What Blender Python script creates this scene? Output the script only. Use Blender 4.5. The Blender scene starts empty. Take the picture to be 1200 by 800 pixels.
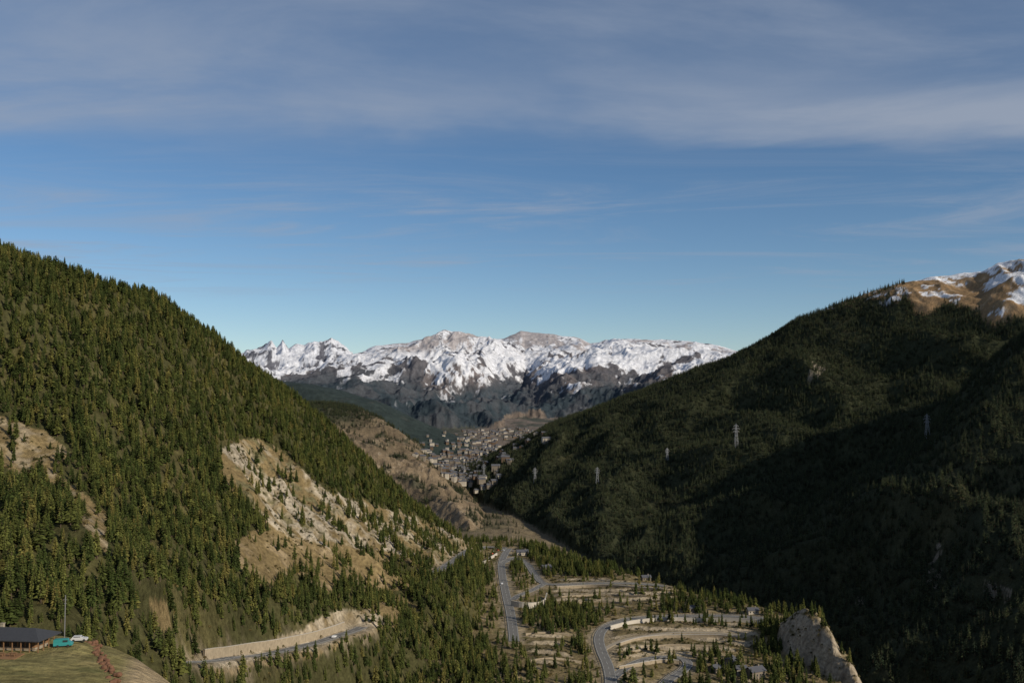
import bpy, math, random
import numpy as np
from mathutils import Vector
random.seed(7); rng=np.random.default_rng(7)
S=bpy.context.scene
# ---------------------------------------------------------------- camera
FPX=1167.0; PITCH=math.radians(3.19); CP,SP=math.cos(PITCH),math.sin(PITCH)
cam=bpy.data.cameras.new("camera"); cam.lens=35; cam.sensor_width=36; cam.clip_start=1; cam.clip_end=60000
co=bpy.data.objects.new("camera",cam); S.collection.objects.link(co); S.camera=co
co.rotation_euler=(math.radians(90)+PITCH,0,0)
def ray(px,py):
    a=(np.asarray(px,float)-600); b=(400-np.asarray(py,float))
    x=a; y=FPX*CP-b*SP; z=FPX*SP+b*CP
    h=np.hypot(x,y); return np.arctan2(x,y), z/h
def project(X,Y,Z):
    d=Y*CP+Z*SP; u=-Y*SP+Z*CP; d=np.maximum(d,1)
    return 600+FPX*X/d, 400-FPX*u/d
# ---------------------------------------------------------------- noise
_P=rng.permutation(256); _P=np.concatenate([_P,_P]); _A=rng.random(256)*2*np.pi; _GX=np.cos(_A); _GY=np.sin(_A)
def perlin(x,y):
    xi=np.floor(x).astype(np.int64); yi=np.floor(y).astype(np.int64); fx=x-xi; fy=y-yi; xi&=255; yi&=255
    u=fx*fx*fx*(fx*(fx*6-15)+10); v=fy*fy*fy*(fy*(fy*6-15)+10)
    def g(i,j,a,b):
        h=_P[_P[(xi+i)&255]+((yi+j)&255)]; return _GX[h]*a+_GY[h]*b
    n00=g(0,0,fx,fy); n10=g(1,0,fx-1,fy); n01=g(0,1,fx,fy-1); n11=g(1,1,fx-1,fy-1)
    a=n00+u*(n10-n00); b=n01+u*(n11-n01); return (a+v*(b-a))*1.4
def fbm(x,y,wl,o=4,g=.5,off=0.):
    s=0;a=1;t=0
    for k in range(o):
        s=s+a*perlin(x/wl+off+k*17.3,y/wl-off+k*9.1); t+=a; a*=g; wl=wl/2.03
    return s/t
def ridged(x,y,wl,o=4,g=.5,off=0.):
    s=0;a=1;t=0
    for k in range(o):
        s=s+a*(1-2*np.abs(perlin(x/wl+off+k*11.3,y/wl-off+k*5.7))); t+=a; a*=g; wl=wl/2.03
    return s/t
def sst(a,b,x):
    t=np.clip((x-a)/(b-a),0,1); return t*t*(3-2*t)
# ---------------------------------------------------------------- grid
a_in=math.radians(28)
AZ=np.concatenate([np.linspace(-math.radians(56),-a_in,90,endpoint=False),np.linspace(-a_in,a_in,1060,endpoint=False),np.linspace(a_in,math.radians(62),120)])
segs=[(15,200,40),(200,330,80),(330,600,150),(600,1400,360),(1400,3700,340),(3700,7000,140),(7000,12200,250),(12200,15000,80),(15000,24000,12)]
RR=np.concatenate([np.exp(np.linspace(math.log(a),math.log(b),n,endpoint=False)) for a,b,n in segs]+[[24000.]])
NC,NR=len(AZ),len(RR)
AZG,RG=np.meshgrid(AZ,RR); X=RG*np.sin(AZG); Y=RG*np.cos(AZG)
print("grid",NR,NC)
def line(pts):
    az=[];d=[];z=[]
    for p in pts:
        if p[1]=='z':
            a,_=ray(p[0],465); az.append(float(a)); z.append(p[2]); d.append(p[3])
        else:
            a,t=ray(p[0],p[1]); az.append(float(a)); z.append(float(t)*p[2]); d.append(p[2])
    return np.interp(AZ,az,d),np.interp(AZ,az,z)
def layer(lines,before=1.0,after=0.5):
    L=[line(l) for l in lines]
    D=np.array([l[0] for l in L]); Zk=np.array([l[1] for l in L]); K=len(L)
    for k in range(1,K): D[k]=np.maximum(D[k],D[k-1]+5)
    s=(Zk[1:]-Zk[:-1])/(D[1:]-D[:-1]); M=np.zeros_like(Zk); M[0]=s[0]; M[-1]=s[-1]
    for k in range(1,K-1):
        same=s[k-1]*s[k]>0; hm=2*s[k-1]*s[k]/np.where(same,s[k-1]+s[k],1); M[k]=np.where(same,hm,0)
    Z=np.where(RG<D[0][None],Zk[0][None]-(D[0][None]-RG)*before,Zk[-1][None]-(RG-D[-1][None])*after)
    for k in range(K-1):
        h=(D[k+1]-D[k])[None]; t=(RG-D[k][None])/h; m=(t>=0)&(t<1); t=np.clip(t,0,1); t2=t*t;t3=t2*t
        v=Zk[k][None]*(2*t3-3*t2+1)+h*M[k][None]*(t3-2*t2+t)+Zk[k+1][None]*(3*t2-2*t3)+h*M[k+1][None]*(t3-t2)
        Z=np.where(m,v,Z)
    return Z,D
ZA,_=layer([
 [(-700,'z',-40,60),(100,'z',-40,60),(260,'z',-90,60),(1400,'z',-150,60)],
 [(-700,800,225),(100,800,225),(130,802,228),(160,808,230),(200,826,230),(230,860,230),(260,920,230),(330,'z',-190,230),(1400,'z',-200,230)],
 [(-700,740,300),(0,752,290),(100,751,290),(130,757,285),(160,772,275),(200,800,262),(230,835,255),(260,890,250),(330,'z',-190,250),(1400,'z',-200,250)],
 [(-700,'z',-95,330),(100,'z',-105,330),(200,'z',-120,320),(330,'z',-210,300),(1400,'z',-220,300)],
 [(-700,'z',-150,370),(1400,'z',-250,370)]],1.0,1.0)
ZB,DB=layer([
 [(-700,'z',-130,330),(0,'z',-150,350),(200,'z',-155,370),(300,'z',-165,500),(400,'z',-190,590),(500,'z',-205,660),(600,'z',-240,700),(800,'z',-400,800)],
 [(-700,730,400),(0,745,400),(100,748,410),(200,768,450),(300,757,560),(400,739,650),(450,722,720),(500,702,800),(550,672,950),(600,'z',-215,1180),(700,'z',-400,1200)],
 [(-700,590,520),(0,600,540),(100,590,560),(200,600,620),(300,630,700),(400,660,780),(450,665,850),(500,662,950),(550,650,1100),(600,'z',-240,1250),(700,'z',-400,1300)],
 [(-700,400,660),(0,450,680),(100,450,710),(200,470,790),(300,530,890),(400,590,980),(450,614,1050),(500,634,1120),(550,646,1180),(600,'z',-260,1300),(700,'z',-400,1350)],
 [(-700,60,850),(-200,220,850),(0,299,850),(40,314,860),(90,334,880),(130,347,900),(170,350,940),(200,366,980),(240,392,1030),(280,423,1070),(310,446,1100),(340,469,1120),(380,500,1150),(420,534,1180),(450,563,1200),(480,591,1215),(510,616,1230),(540,636,1240),(570,652,1250),(600,'z',-270,1330),(700,'z',-400,1400)],
 [(-700,'z',100,1300),(0,'z',40,1150),(300,'z',-80,1400),(500,'z',-270,1450),(700,'z',-420,1500)],
 [(-700,'z',-300,2600),(700,'z',-430,2600)]])
ZC,DC=layer([
 [(-700,'z',-25,20),(1900,'z',-25,20)],
 [(-700,'z',-62,100),(1900,'z',-62,100)],
 [(-700,'z',-130,300),(1900,'z',-130,300)],
 [(-700,'z',-178,500),(1100,'z',-180,500),(1900,'z',-200,480)],
 [(-700,'z',-188,650),(600,'z',-190,650),(900,'z',-200,650),(1050,'z',-212,620),(1900,'z',-260,560)],
 [(-700,'z',-190,1300),(500,'z',-192,1350),(560,636,1330),(600,634,1330),(650,648,1230),(700,664,1120),(800,693,980),(900,715,900),(940,724,880),(965,750,830),(985,790,750),(1000,'z',-215,710),(1050,'z',-222,660),(1900,'z',-270,590)],
 [(-700,'z',-290,1700),(500,'z',-250,1600),(600,'z',-260,1500),(700,'z',-330,1300),(800,'z',-345,1140),(900,'z',-350,1050),(1000,'z',-340,900),(1900,'z',-330,800)],
 [(-700,'z',-300,2500),(600,'z',-303,2500),(800,'z',-380,2100),(1900,'z',-380,2000)],
 [(-700,'z',-310,3500),(1900,'z',-320,3500)],
 [(-700,'z',-290,4500),(1900,'z',-290,4500)],
 [(-700,'z',-240,5500),(1900,'z',-240,5500)],
 [(-700,'z',-190,6500),(1900,'z',-190,6500)],
 [(-700,'z',-100,8000),(1900,'z',-100,8000)],
 [(-700,'z',0,24000),(1900,'z',0,24000)]])
ZD2,DD2=layer([
 [(380,'z',-420,3600),(520,'z',-345,3300),(600,'z',-320,2600),(700,'z',-370,2000),(800,'z',-370,1750),(900,'z',-370,1700),(1200,'z',-300,1800),(1900,'z',-250,1800)],
 [(380,'z',-420,3900),(520,'z',-330,3700),(600,562,3000),(700,565,2600),(800,562,2450),(900,540,2450),(1000,515,2500),(1100,470,2550),(1200,425,2600),(1400,370,2600),(1900,300,2600)],
 [(380,'z',-420,4300),(480,'z',-345,4150),(505,570,4100),(540,553,4000),(570,540,3950),(600,525,3900),(640,505,3800),(680,490,3700),(720,475,3600),(760,459,3500),(800,444,3450),(845,429,3350),(870,416,3300),(900,401,3300),(935,377,3250),(960,367,3250),(1010,346,3250),(1050,331,3200),(1090,323,3200),(1130,321,3200),(1150,321,3200),(1170,312,3200),(1185,309,3200),(1200,308,3200),(1300,285,3200),(1900,250,3200)],
 [(380,'z',-440,4800),(520,'z',-400,4800),(700,'z',-200,4500),(900,'z',-40,4300),(1200,'z',200,4200),(1900,'z',250,4200)],
 [(380,'z',-500,7000),(1900,'z',-500,7000)]])
ZD1,DD1=layer([
 [(600,'z',-450,1700),(800,'z',-380,1500),(900,'z',-365,1350),(1000,'z',-350,1150),(1200,'z',-310,950),(1900,'z',-290,850)],
 [(600,'z',-430,1800),(800,'z',-355,1700),(900,700,1600),(1000,655,1560),(1100,612,1550),(1200,565,1550),(1400,500,1550),(1900,400,1500)],
 [(600,'z',-430,1850),(700,'z',-380,1850),(760,'z',-350,1880),(800,676,1900),(840,657,1900),(890,628,1950),(940,597,2000),(1000,562,2050),(1045,535,2080),(1085,508,2100),(1120,468,2120),(1150,438,2150),(1200,400,2200),(1300,345,2200),(1900,260,2200)],
 [(600,'z',-480,2150),(800,'z',-420,2150),(940,'z',-330,2250),(1085,'z',-210,2350),(1200,'z',-30,2500),(1900,'z',0,2500)],
 [(600,'z',-600,3000),(1900,'z',-300,3200)]])
ZE1,DE1=layer([
 [(-100,'z',-330,2600),(480,'z',-330,2300),(600,'z',-360,2100)],
 [(-100,500,3300),(380,510,3000),(450,545,2800),(500,583,2550),(550,612,2250),(600,'z',-370,2200)],
 [(-100,470,3900),(380,474,3700),(400,477,3650),(420,482,3600),(445,491,3500),(470,508,3350),(490,526,3200),(510,550,3000),(535,577,2750),(560,602,2500),(600,'z',-380,2500)],
 [(-100,'z',-330,4600),(480,'z',-340,4300),(600,'z',-420,3200)]])
ZE2,DE2=layer([
 [(-100,'z',-330,4600),(600,'z',-340,4600),(760,'z',-400,5000)],
 [(-100,440,6300),(320,446,6200),(370,450,6100),(400,457,6000),(440,470,5900),(470,483,5800),(500,497,5700),(530,511,5500),(560,525,5300),(600,'z',-320,5200),(760,'z',-420,5200)],
 [(-100,'z',-200,8000),(600,'z',-420,6800),(760,'z',-500,6800)]])
ZF2,DF2=layer([
 [(-100,'z',-260,6400),(560,'z',-230,6400),(1400,'z',-260,6200)],
 [(-100,'z',-200,8000),(380,470,7800),(420,463,7800),(500,478,7600),(560,492,7500),(600,498,7600),(640,484,7600),(700,474,7600),(800,455,7600),(1400,455,7600)],
 [(-100,'z',0,9500),(360,450,9600),(420,432,9500),(480,429,9400),(540,421,9200),(580,438,9300),(615,456,9600),(650,440,9300),(700,422,9300),(760,426,9400),(830,425,9500),(1400,425,9500)],
 [(-100,'z',100,11500),(340,452,11300),(380,432,11300),(420,419,11400),(440,409,11500),(480,406,11500),(520,394,11500),(545,396,11500),(560,399,11500),(590,397,11500),(610,389,11700),(650,393,11700),(680,397,11600),(692,403,11600),(720,399,11500),(750,400,11500),(790,405,11500),(830,405,11500),(862,412,11500),(900,430,11500),(1400,430,11500)],
 [(-100,'z',-200,14000),(1400,'z',-200,14000)]])
ZF1,DF1=layer([
 [(-100,'z',-100,11700),(440,'z',-100,11700),(520,'z',-400,11700)],
 [(-100,'z',200,13000),(300,440,12800),(420,440,12800),(520,'z',-400,12800)],
 [(-100,'z',450,14000),(280,420,14000),(300,412,14000),(309,409,14000),(318,403,14000),(324,412,14000),(331,403,14000),(338,413,14000),(346,408,14000),(357,410,14000),(368,405,14000),(378,407,14000),(388,402,14000),(397,406,14000),(405,410,14000),(414,420,14000),(430,432,14000),(520,'z',-400,14000)],
 [(-100,'z',0,16000),(440,'z',-100,16000),(520,'z',-500,16000)]])
ZG,DG=layer([
 [(860,'z',-420,700),(925,'z',-330,720),(1010,'z',-330,690),(1080,'z',-420,640)],
 [(860,'z',-320,760),(905,'z',-232,770),(925,780,768),(940,812,752),(960,850,738),(975,870,728),(990,900,715),(1010,930,700),(1080,'z',-420,660)],
 [(860,'z',-300,800),(895,'z',-214,812),(915,733,812),(932,722,806),(945,719,790),(958,725,778),(968,736,768),(976,750,758),(984,768,750),(996,778,742),(1006,800,732),(1025,840,722),(1080,'z',-400,700)],
 [(860,'z',-330,900),(930,'z',-202,880),(1010,'z',-260,830),(1080,'z',-420,800)],
 [(860,'z',-430,980),(1080,'z',-430,980)]],1.0,.6)
base=np.stack([ZA,ZB,ZC,ZD2,ZD1,ZE1,ZE2,ZF2,ZF1,ZG])
PXb,PYb=project(X,Y,base.max(0))
def poly(P,px,py):
    ins=np.zeros(px.shape,bool); n=len(P)
    for i in range(n):
        x1,y1=P[i]; x2,y2=P[(i+1)%n]
        if y1==y2: continue
        c=((y1>py)!=(y2>py))&(px<(x2-x1)*(py-y1)/(y2-y1)+x1); ins^=c
    return ins
def blur(a,n=3,it=2):
    for _ in range(it):
        for ax in (0,1):
            acc=a.copy()
            for k in range(1,n+1):
                acc+=np.roll(a,k,ax)+np.roll(a,-k,ax)
            a=acc/(2*n+1)
    return a
r0,r1=np.searchsorted(RR,560),np.searchsorted(RR,1400)
sl=slice(r0,r1)
tm=np.zeros_like(X)
for P in ([(705,742),(740,733),(780,732),(870,733),(895,750),(850,766),(735,768),(705,762)],[(650,680),(700,676),(785,688),(790,706),(720,712),(650,708)],[(618,742),(660,745),(672,775),(622,780)]):
    tm[sl]=np.maximum(tm[sl],poly(P,PXb[sl],PYb[sl]).astype(float))
tm=blur(tm,4,2)
rho=RG+20*perlin(X/80,Y/80)+7*perlin(X/24,Y/24)
t=(rho-600)/26.0; fl=np.floor(t); fr=t-fl
stair=(fl+sst(0,.22,fr))-t
base[2]+=tm*stair*2.9
H0=base.max(0)
# ---------------------------------------------------------------- detailed relief
def ridgefade(D,w=.22,lo=.2):
    return lo+(1-lo)*np.clip(np.abs(RG-D[None])/(w*D[None]),0,1)
lay=base.copy()
lay[0]+=0.8*fbm(X,Y,25,3)
fB=ridgefade(DB[4],.15,.25)
wxb=X+35*fbm(X,Y,160,2,.5,2); wyb=Y+35*fbm(X,Y,160,2,.5,8)
lay[1]+=fB*(30*ridged(.45*wxb+.9*wyb,(.9*wxb-.45*wyb)*.3,230,4,.5,15)-9+4.5*fbm(X,Y,45,3,.5,3))
lay[1]+=2.2*fbm(X,Y,30,3,.6,91)
scree_zone=sst(0,1,blur(poly([(240,520),(330,515),(430,580),(560,630),(540,680),(400,670),(300,620)],PXb,PYb).astype(float),4,1))
lay[1]+=scree_zone*(8*ridged(X+.4*Y,(Y-.3*X)*.45,42,4,.6,9)-1.5)
lay[2]+=(1-.7*tm)*np.where(RG<1500,3.8,8)*fbm(X,Y,80,5,.55,5)*sst(60,300,RG)
wx=X+120*fbm(X,Y,600,2,.5,2); wy=Y+120*fbm(X,Y,600,2,.5,8)
nD=ridged(wx*.9+wy*.25,wy*.55-.2*wx,560,5,.5,4)
lay[3]+=ridgefade(DD2[2],.20,.10)*(160*nD-48)
topz=sst(940,1040,PXb)*sst(395,350,PYb)
lay[3]+=topz*ridgefade(DD2[2],.05,.2)*(38*ridged(wx*1.0+wy*.1,wy*.3,190,4,.55,41)-14)
lay[3]+=sst(860,920,PXb)*sst(1060,1000,PXb)*(8*ridged(X,Y,60,3,.6,42)-1)
lay[4]+=ridgefade(DD1[2],.2,.12)*(105*ridged(wx*.95+wy*.3,wy*.5-.3*wx,380,5,.52,7)-35)
lay[5]+=ridgefade(DE1[2],.08,.12)*(55*ridged(wx,wy,330,6,.6,1)-14)*sst(600,520,PXb)
lay[6]+=ridgefade(DE2[1],.1,.15)*(110*ridged(wx,wy,1100,5,.5,6)-30)
w2x=X+500*fbm(X,Y,2600,3,.5,12); w2y=Y+500*fbm(X,Y,2600,3,.5,18)
nF=ridged(w2x,w2y*.6,1500,7,.58,14)
lay[7]+=ridgefade(DF2[3],.16,.10)*(320*nF-100)
lay[8]+=ridgefade(DF1[2],.1,.25)*(320*ridged(w2x,w2y*.7,1000,6,.62,21)-80)
lay[7]+=12*fbm(X,Y,420,4,.6,31); lay[8]+=45*ridged(X,Y,260,4,.6,33)-14
lay[3]+=6*fbm(X,Y,160,4,.6,35)
lay[9]+=5*ridged(X*1.1+.3*Y,Y*.5,26,4,.6,37)-1+4*fbm(X,Y,60,3,.5,38)
H=lay.max(0); LID=lay.argmax(0)
# ---------------------------------------------------------------- grid sampling
def gidx(x,y):
    az=np.arctan2(x,y); r=np.hypot(x,y)
    return np.interp(az,AZ,np.arange(NC)),np.interp(r,RR,np.arange(NR))
def sample(G,x,y):
    c,r=gidx(x,y); c0=np.clip(np.floor(c).astype(int),0,NC-2); q0=np.clip(np.floor(r).astype(int),0,NR-2); fc=c-c0; fr_=r-q0
    return (G[q0,c0]*(1-fc)+G[q0,c0+1]*fc)*(1-fr_)+(G[q0+1,c0]*(1-fc)+G[q0+1,c0+1]*fc)*fr_
def pix2w(px,py,G=None,rmin=120,rmax=20000):
    G=H if G is None else G
    a,t=ray(px,py); a=float(a);t=float(t)
    c=np.interp(a,AZ,np.arange(NC)); c0=int(min(c,NC-2)); f=c-c0
    col=G[:,c0]*(1-f)+G[:,c0+1]*f
    diff=col-t*RR; rng_=(RR>rmin)&(RR<rmax); ok=(diff>=0)&rng_
    if ok.any():
        i=int(np.argmax(ok)); r=RR[i]
        if i>0 and diff[i-1]<0:
            s=-diff[i-1]/(diff[i]-diff[i-1]); r=RR[i-1]+s*(RR[i]-RR[i-1])
    else:
        i=int(np.argmax(np.where(rng_,diff/RR,-1e9))); r=RR[i]
    z=np.interp(r,RR,col)
    return np.array([r*math.sin(a),r*math.cos(a),z])
# ---------------------------------------------------------------- roads
def spline(P,step=3.0):
    P=np.array(P); Q=np.vstack([2*P[0]-P[1],P,2*P[-1]-P[-2]]); out=[]
    for i in range(1,len(Q)-2):
        n=max(2,int(np.linalg.norm(Q[i+1][:2]-Q[i][:2])/step))
        t=np.linspace(0,1,n,endpoint=False)[:,None]
        a,b,c,d=Q[i-1],Q[i],Q[i+1],Q[i+2]
        out.append(.5*((2*b)+(-a+c)*t+(2*a-5*b+4*c-d)*t*t+(-a+3*b-3*c+d)*t**3))
    out.append(P[-1:]); return np.vstack(out)
def smooth1(z,n):
    k=np.ones(2*n+1)/(2*n+1); return np.convolve(np.pad(z,n,mode='edge'),k,'valid')
ROADS={
 'main':([(603,752),(601,735),(598,716),(593,695),(589,675),(588,660),(592,649),(597,642)],8.0),
 'loop':([(588,660),(604,653),(618,661),(626,672),(638,684),(660,685),(690,682),(730,683),(762,684),(782,687)],7.0),
 'spur':([(638,684),(622,692),(608,697),(600,703)],6.5),
 'bend':([(900,724),(870,722),(830,721),(790,722),(750,724),(722,729),(707,737),(702,748),(705,762),(712,778),(716,796),(716,812)],8.0),
 'low':([(716,796),(732,783),(752,773),(776,768),(796,769),(807,775),(802,785),(785,795),(772,812)],7),
 'tier':([(705,762),(722,752),(750,745),(790,741),(840,741),(872,744)],4.2),
 'left':([(196,778),(240,775),(290,768),(340,760),(380,750),(408,741),(426,734)],7.5),
 'up':([(503,676),(522,663),(538,652),(552,644),(568,641),(584,642),(597,642)],7)}
roads={}
for k,(pp,w) in ROADS.items():
    W=[pix2w(a,b,H0,350,1345) for a,b in pp]
    sp=spline(W); sp[:,0]=smooth1(sp[:,0],3); sp[:,1]=smooth1(sp[:,1],3)
    hz=sample(H0,sp[:,0],sp[:,1]); sp[:,2]=smooth1(hz,9 if k!='left' else 5)
    roads[k]=(sp,w)
def snap(a,ia,b,n=14):
    A=roads[a][0];B=roads[b][0]; i=ia if ia>=0 else len(A)+ia
    j=np.argmin(np.hypot(B[:,0]-A[i,0],B[:,1]-A[i,1])); dz=B[j,2]-A[i,2]
    for q in range(len(A)): A[q,2]+=dz*max(0,1-abs(q-i)/n)
snap('loop',0,'main');snap('spur',0,'loop');snap('low',0,'bend');snap('up',-1,'main');snap('tier',0,'bend')
RD=np.full(H.shape,1e3); RZ=np.zeros_like(H)
for k,(sp,w) in roads.items():
    for s in range(0,len(sp),10):
        ch=sp[s:s+11]; c,r=gidx(ch[:,0],ch[:,1]); rh=np.hypot(ch[:,0],ch[:,1])
        pc=int(30/(0.00092*max(rh.min(),200)))+3; rmn=rh.min()-32; rmx=rh.max()+32
        q0,q1=np.searchsorted(RR,rmn),np.searchsorted(RR,rmx); c0,c1=max(0,int(c.min())-pc),min(NC,int(c.max())+pc)
        xs=X[q0:q1,c0:c1];ys=Y[q0:q1,c0:c1]
        dd=np.hypot(xs[...,None]-ch[:,0],ys[...,None]-ch[:,1]); j=dd.argmin(-1); dm=np.take_along_axis(dd,j[...,None],-1)[...,0]-w/2
        old=RD[q0:q1,c0:c1]; m=dm<old
        RD[q0:q1,c0:c1]=np.where(m,dm,old); RZ[q0:q1,c0:c1]=np.where(m,ch[j,2],RZ[q0:q1,c0:c1])
wgt=1-sst(2.5,14,RD)
H=H*(1-wgt)+(RZ-0.45)*wgt
def pad(cx,cy,rad,z,soft=8):
    global H
    d=np.hypot(X-cx,Y-cy); w=1-sst(rad,rad+soft,d); H=H*(1-w)+z*w
hp=pix2w(30,762,H0); HZ=float(hp[2])-0.2
pad(hp[0]-4,hp[1]+4,12,HZ,7)
# ---------------------------------------------------------------- ground cover
PX,PY=project(X,Y,H)
jit=9*fbm(X,Y,28,3,.6,40)+10*fbm(X,Y,70,2,.5,46); jy=7*fbm(X,Y,24,3,.6,44)+8*fbm(X,Y,70,2,.5,47)
jx=np.where(RG<1500,jit,0); jy=np.where(RG<1500,jy,0)
QX,QY=PX+jx,PY+jy
n1=fbm(X,Y,60,4,.55,50); n2=fbm(X,Y,14,3,.6,53); n3=fbm(X,Y,260,4,.5,56)
col=np.zeros((NR,NC,3))
def setc(m,c):
    m=np.clip(m,0,1)[...,None]; col[:]=col*(1-m)+np.array(c)*m
isA=LID==0;isB=LID==1;isC=LID==2;isD=(LID==3)|(LID==4);isE1=LID==5;isE2=LID==6;isF=(LID==7)|(LID==8);isG=LID==9
forest=np.zeros_like(H)
setc(isA.astype(float),(.19,.165,.07)); setc(isA*sst(-.1,.5,n1+.6*n2),(.26,.205,.10))
setc(isA*sst(.15,.5,n2-.3*n1),(.115,.11,.045))
setc(isA*sst(118,150,QX-(800-QY)*.75),(.31,.24,.145))
setc(isB.astype(float),(.062,.060,.026)); setc(isB*sst(0,.4,n1),(.10,.088,.038))
clear=np.zeros_like(H)
for P in ([(-300,480),(0,488),(58,505),(82,532),(62,552),(104,582),(124,602),(136,668),(118,640),(98,604),(60,572),(0,548),(-300,540)],
          [(252,528),(300,512),(345,540),(385,572),(440,592),(500,612),(560,634),(530,668),(470,656),(430,668),(400,655),(360,640),(325,622),(290,590),(258,562)],
          [(268,634),(330,618),(400,652),(445,664),(505,690),(440,692),(400,676),(380,700),(340,672),(312,690),(280,662)],
          [(176,704),(198,700),(206,738),(186,742)],[(226,776),(300,756),(400,718),(470,698),(498,712),(430,745),(350,775),(260,790)]):
    clear=np.maximum(clear,poly(P,QX,QY).astype(float))
clear=np.where(isB|isC,clear,0)
scree=poly([(252,520),(300,512),(345,540),(400,576),(470,602),(560,634),(540,668),(470,650),(400,640),(340,625),(290,590)],QX,QY)&isB
scree2=poly([(226,776),(300,756),(400,715),(470,696),(500,710),(430,738),(350,765),(260,782)],QX,QY)&(isB|isC)
setc(clear*isB,(.20,.15,.075))
setc(clear*isB*sst(.0,.35,n1+.8*n2),(.26,.20,.12))
setc(scree*clear*sst(-.2,.2,n1+.9*n2),(.37,.32,.245))
setc(scree*clear*sst(.05,.3,n2-.6*n1),(.13,.115,.06))
setc(clear*isB*poly([(-300,480),(0,488),(58,505),(82,532),(124,602),(136,668),(98,604),(0,548),(-300,540)],QX,QY)*sst(-.1,.3,n2),(.27,.22,.145))
dn=fbm(X,Y,130,3,.5,81)
forest=np.where(isB&(clear<.5),np.clip(1.2-.9*sst(.18,.5,n1+.5*n2+.35*dn),0,1.2),forest)
right_part=sst(330,470,PX)
forest=np.where(isB&(clear>.5),.05+(.4+.4*right_part)*sst(.12-.2*right_part,.4-.1*right_part,n2+.5*n1),forest)
setc(isC.astype(float),(.185,.145,.075)); setc(isC*sst(0,.4,n1),(.25,.195,.115)); setc(isC*sst(.08,.45,n2-.4*n1),(.10,.09,.04))
setc(isC*(RG<1500)*sst(.25,.55,fbm(X,Y,40,3,.6,77)),(.32,.26,.175))
fc=.12+.8*sst(.10,.36,n1+.5*n2)
lowf=poly([(180,782),(300,792),(350,778),(430,748),(500,735),(560,745),(598,790),(640,820),(660,900),(0,900)],QX,QY)|poly([(450,672),(510,676),(560,700),(555,725),(500,715)],QX,QY)|poly([(612,640),(660,648),(720,668),(720,682),(640,672)],QX,QY)|poly([(630,716),(700,704),(694,735),(640,745)],QX,QY)|poly([(870,735),(925,728),(945,800),(960,900),(890,900),(905,790)],QX,QY)
fc=np.where(lowf,.95-.6*sst(.2,.5,n1),fc)
fc=np.where(poly([(770,690),(860,704),(900,716),(860,720),(770,716)],QX,QY),.55,fc)
fc*=np.where(tm>.3,.25,1)
gx=np.gradient(H,axis=0)/np.gradient(RG,axis=0)
forest=np.where(isC&(RG<1500),fc,forest); forest=np.where(isC&(RG>=1500)&(RG<4500),.35*sst(.0,.35,n3),forest)
setc(isC*(RG>1420),(.155,.125,.08)); setc(isC*(RG>1500)*sst(0,.3,n3),(.10,.09,.055))
setc(isC*(RG<1500)*sst(.12,.35,np.abs(gx)+.3*n2)*sst(0,.3,tm+(RD<18)),(.28,.23,.16))
setc(.8*(1-sst(3,8,RD+8*n2))*((LID==1)|(LID==2)),(.27,.22,.15))
setc(scree2*(RD<60)*sst(-.4,.2,n2+.4*n1),(.36,.305,.225))
setc((tm>.3)*sst(.0,.08,gx-.06)*.85,(.35,.29,.205))
forest=np.where(RD<5,0,forest)
setc(isG.astype(float),(.17,.135,.075)); gs=np.hypot(gx,np.gradient(H,axis=1)/(RG*np.gradient(AZG,axis=1)))
setc(isG*sst(.55,1.0,gs+.5*n2),(.34,.285,.21)); setc(isG*sst(.1,.4,fbm(X,Y,9,3,.6,71)-.05)*sst(.5,.95,gs),(.19,.155,.115))
forest=np.where(isG,.5*sst(.95,.45,gs),forest)
setc(isD.astype(float),(.032,.036,.02)); setc(isD*sst(.1,.5,n3),(.05,.05,.027))
line_y=np.interp(PX,[880,935,1000,1030,1060,1085,1110,1140,1165,1200,1500],[0,364,352,350,348,372,350,364,380,368,360])
top=(LID==3)*sst(6,-6,PY+16*n1+8*n2-line_y)
setc(top,(.25,.165,.09)); setc(top*sst(.1,.4,n1),(.35,.25,.155)); setc(top*sst(.15,.45,n2-.4*n1),(.15,.11,.065))
sn=fbm(X*1.1+.3*Y,Y*.5,170,6,.72,61)
capm=np.interp(PX,[930,960,1000,1055,1070,1085,1125,1140,1150,1160,1200],[-.02,-.06,-.10,-.03,.10,-.06,-.08,.08,.14,-.05,-.08])+.0055*np.maximum(0,PY-326)
snowD=(LID==3)*sst(capm,capm+.05,sn)*sst(18,-4,PY+12*n1-line_y)
forest=np.where(isD,1.0-.5*sst(.2,.45,n1+.3*n3),forest); forest=np.where(isD&(top>.3),0.0,forest); forest=np.where(snowD>.3,0,forest)
forest=np.where((LID==3)&(PX>900)&(PX<1060)&(top>.3),.18,forest)
rockD=(poly([(1088,660),(1100,632),(1106,650),(1100,690),(1086,690)],PX,PY)|poly([(1155,680),(1200,695),(1195,708),(1150,700)],PX+8*n2,PY)|poly([(1000,698),(1035,710),(1028,718),(995,706)],PX,PY+6*n2)|poly([(950,425),(970,432),(955,446),(945,450)],PX,PY+6*n2))&isD
setc(rockD*sst(-.1,.25,n2+.4*n1),(.17,.145,.11)); forest=np.where(rockD,.45,forest)
setc(isE1.astype(float),(.14,.108,.072)); setc(isE1*sst(-.1,.35,n3+.6*n1),(.21,.16,.105)); setc(isE1*sst(.15,.4,n1+.5*n2),(.27,.22,.16))
dk=.9*sst(.0,.2,n1*.9-.3*n3-.05); dk=np.maximum(dk,sst(455,405,PX+20*n1)*sst(510,488,PY+10*n1))
setc(isE1*dk,(.042,.043,.028)); forest=np.where(isE1,.7*dk,forest)
setc(isE2.astype(float),(.028,.038,.034)); setc(isE2*sst(.25,.5,n3),(.06,.06,.05))
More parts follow.
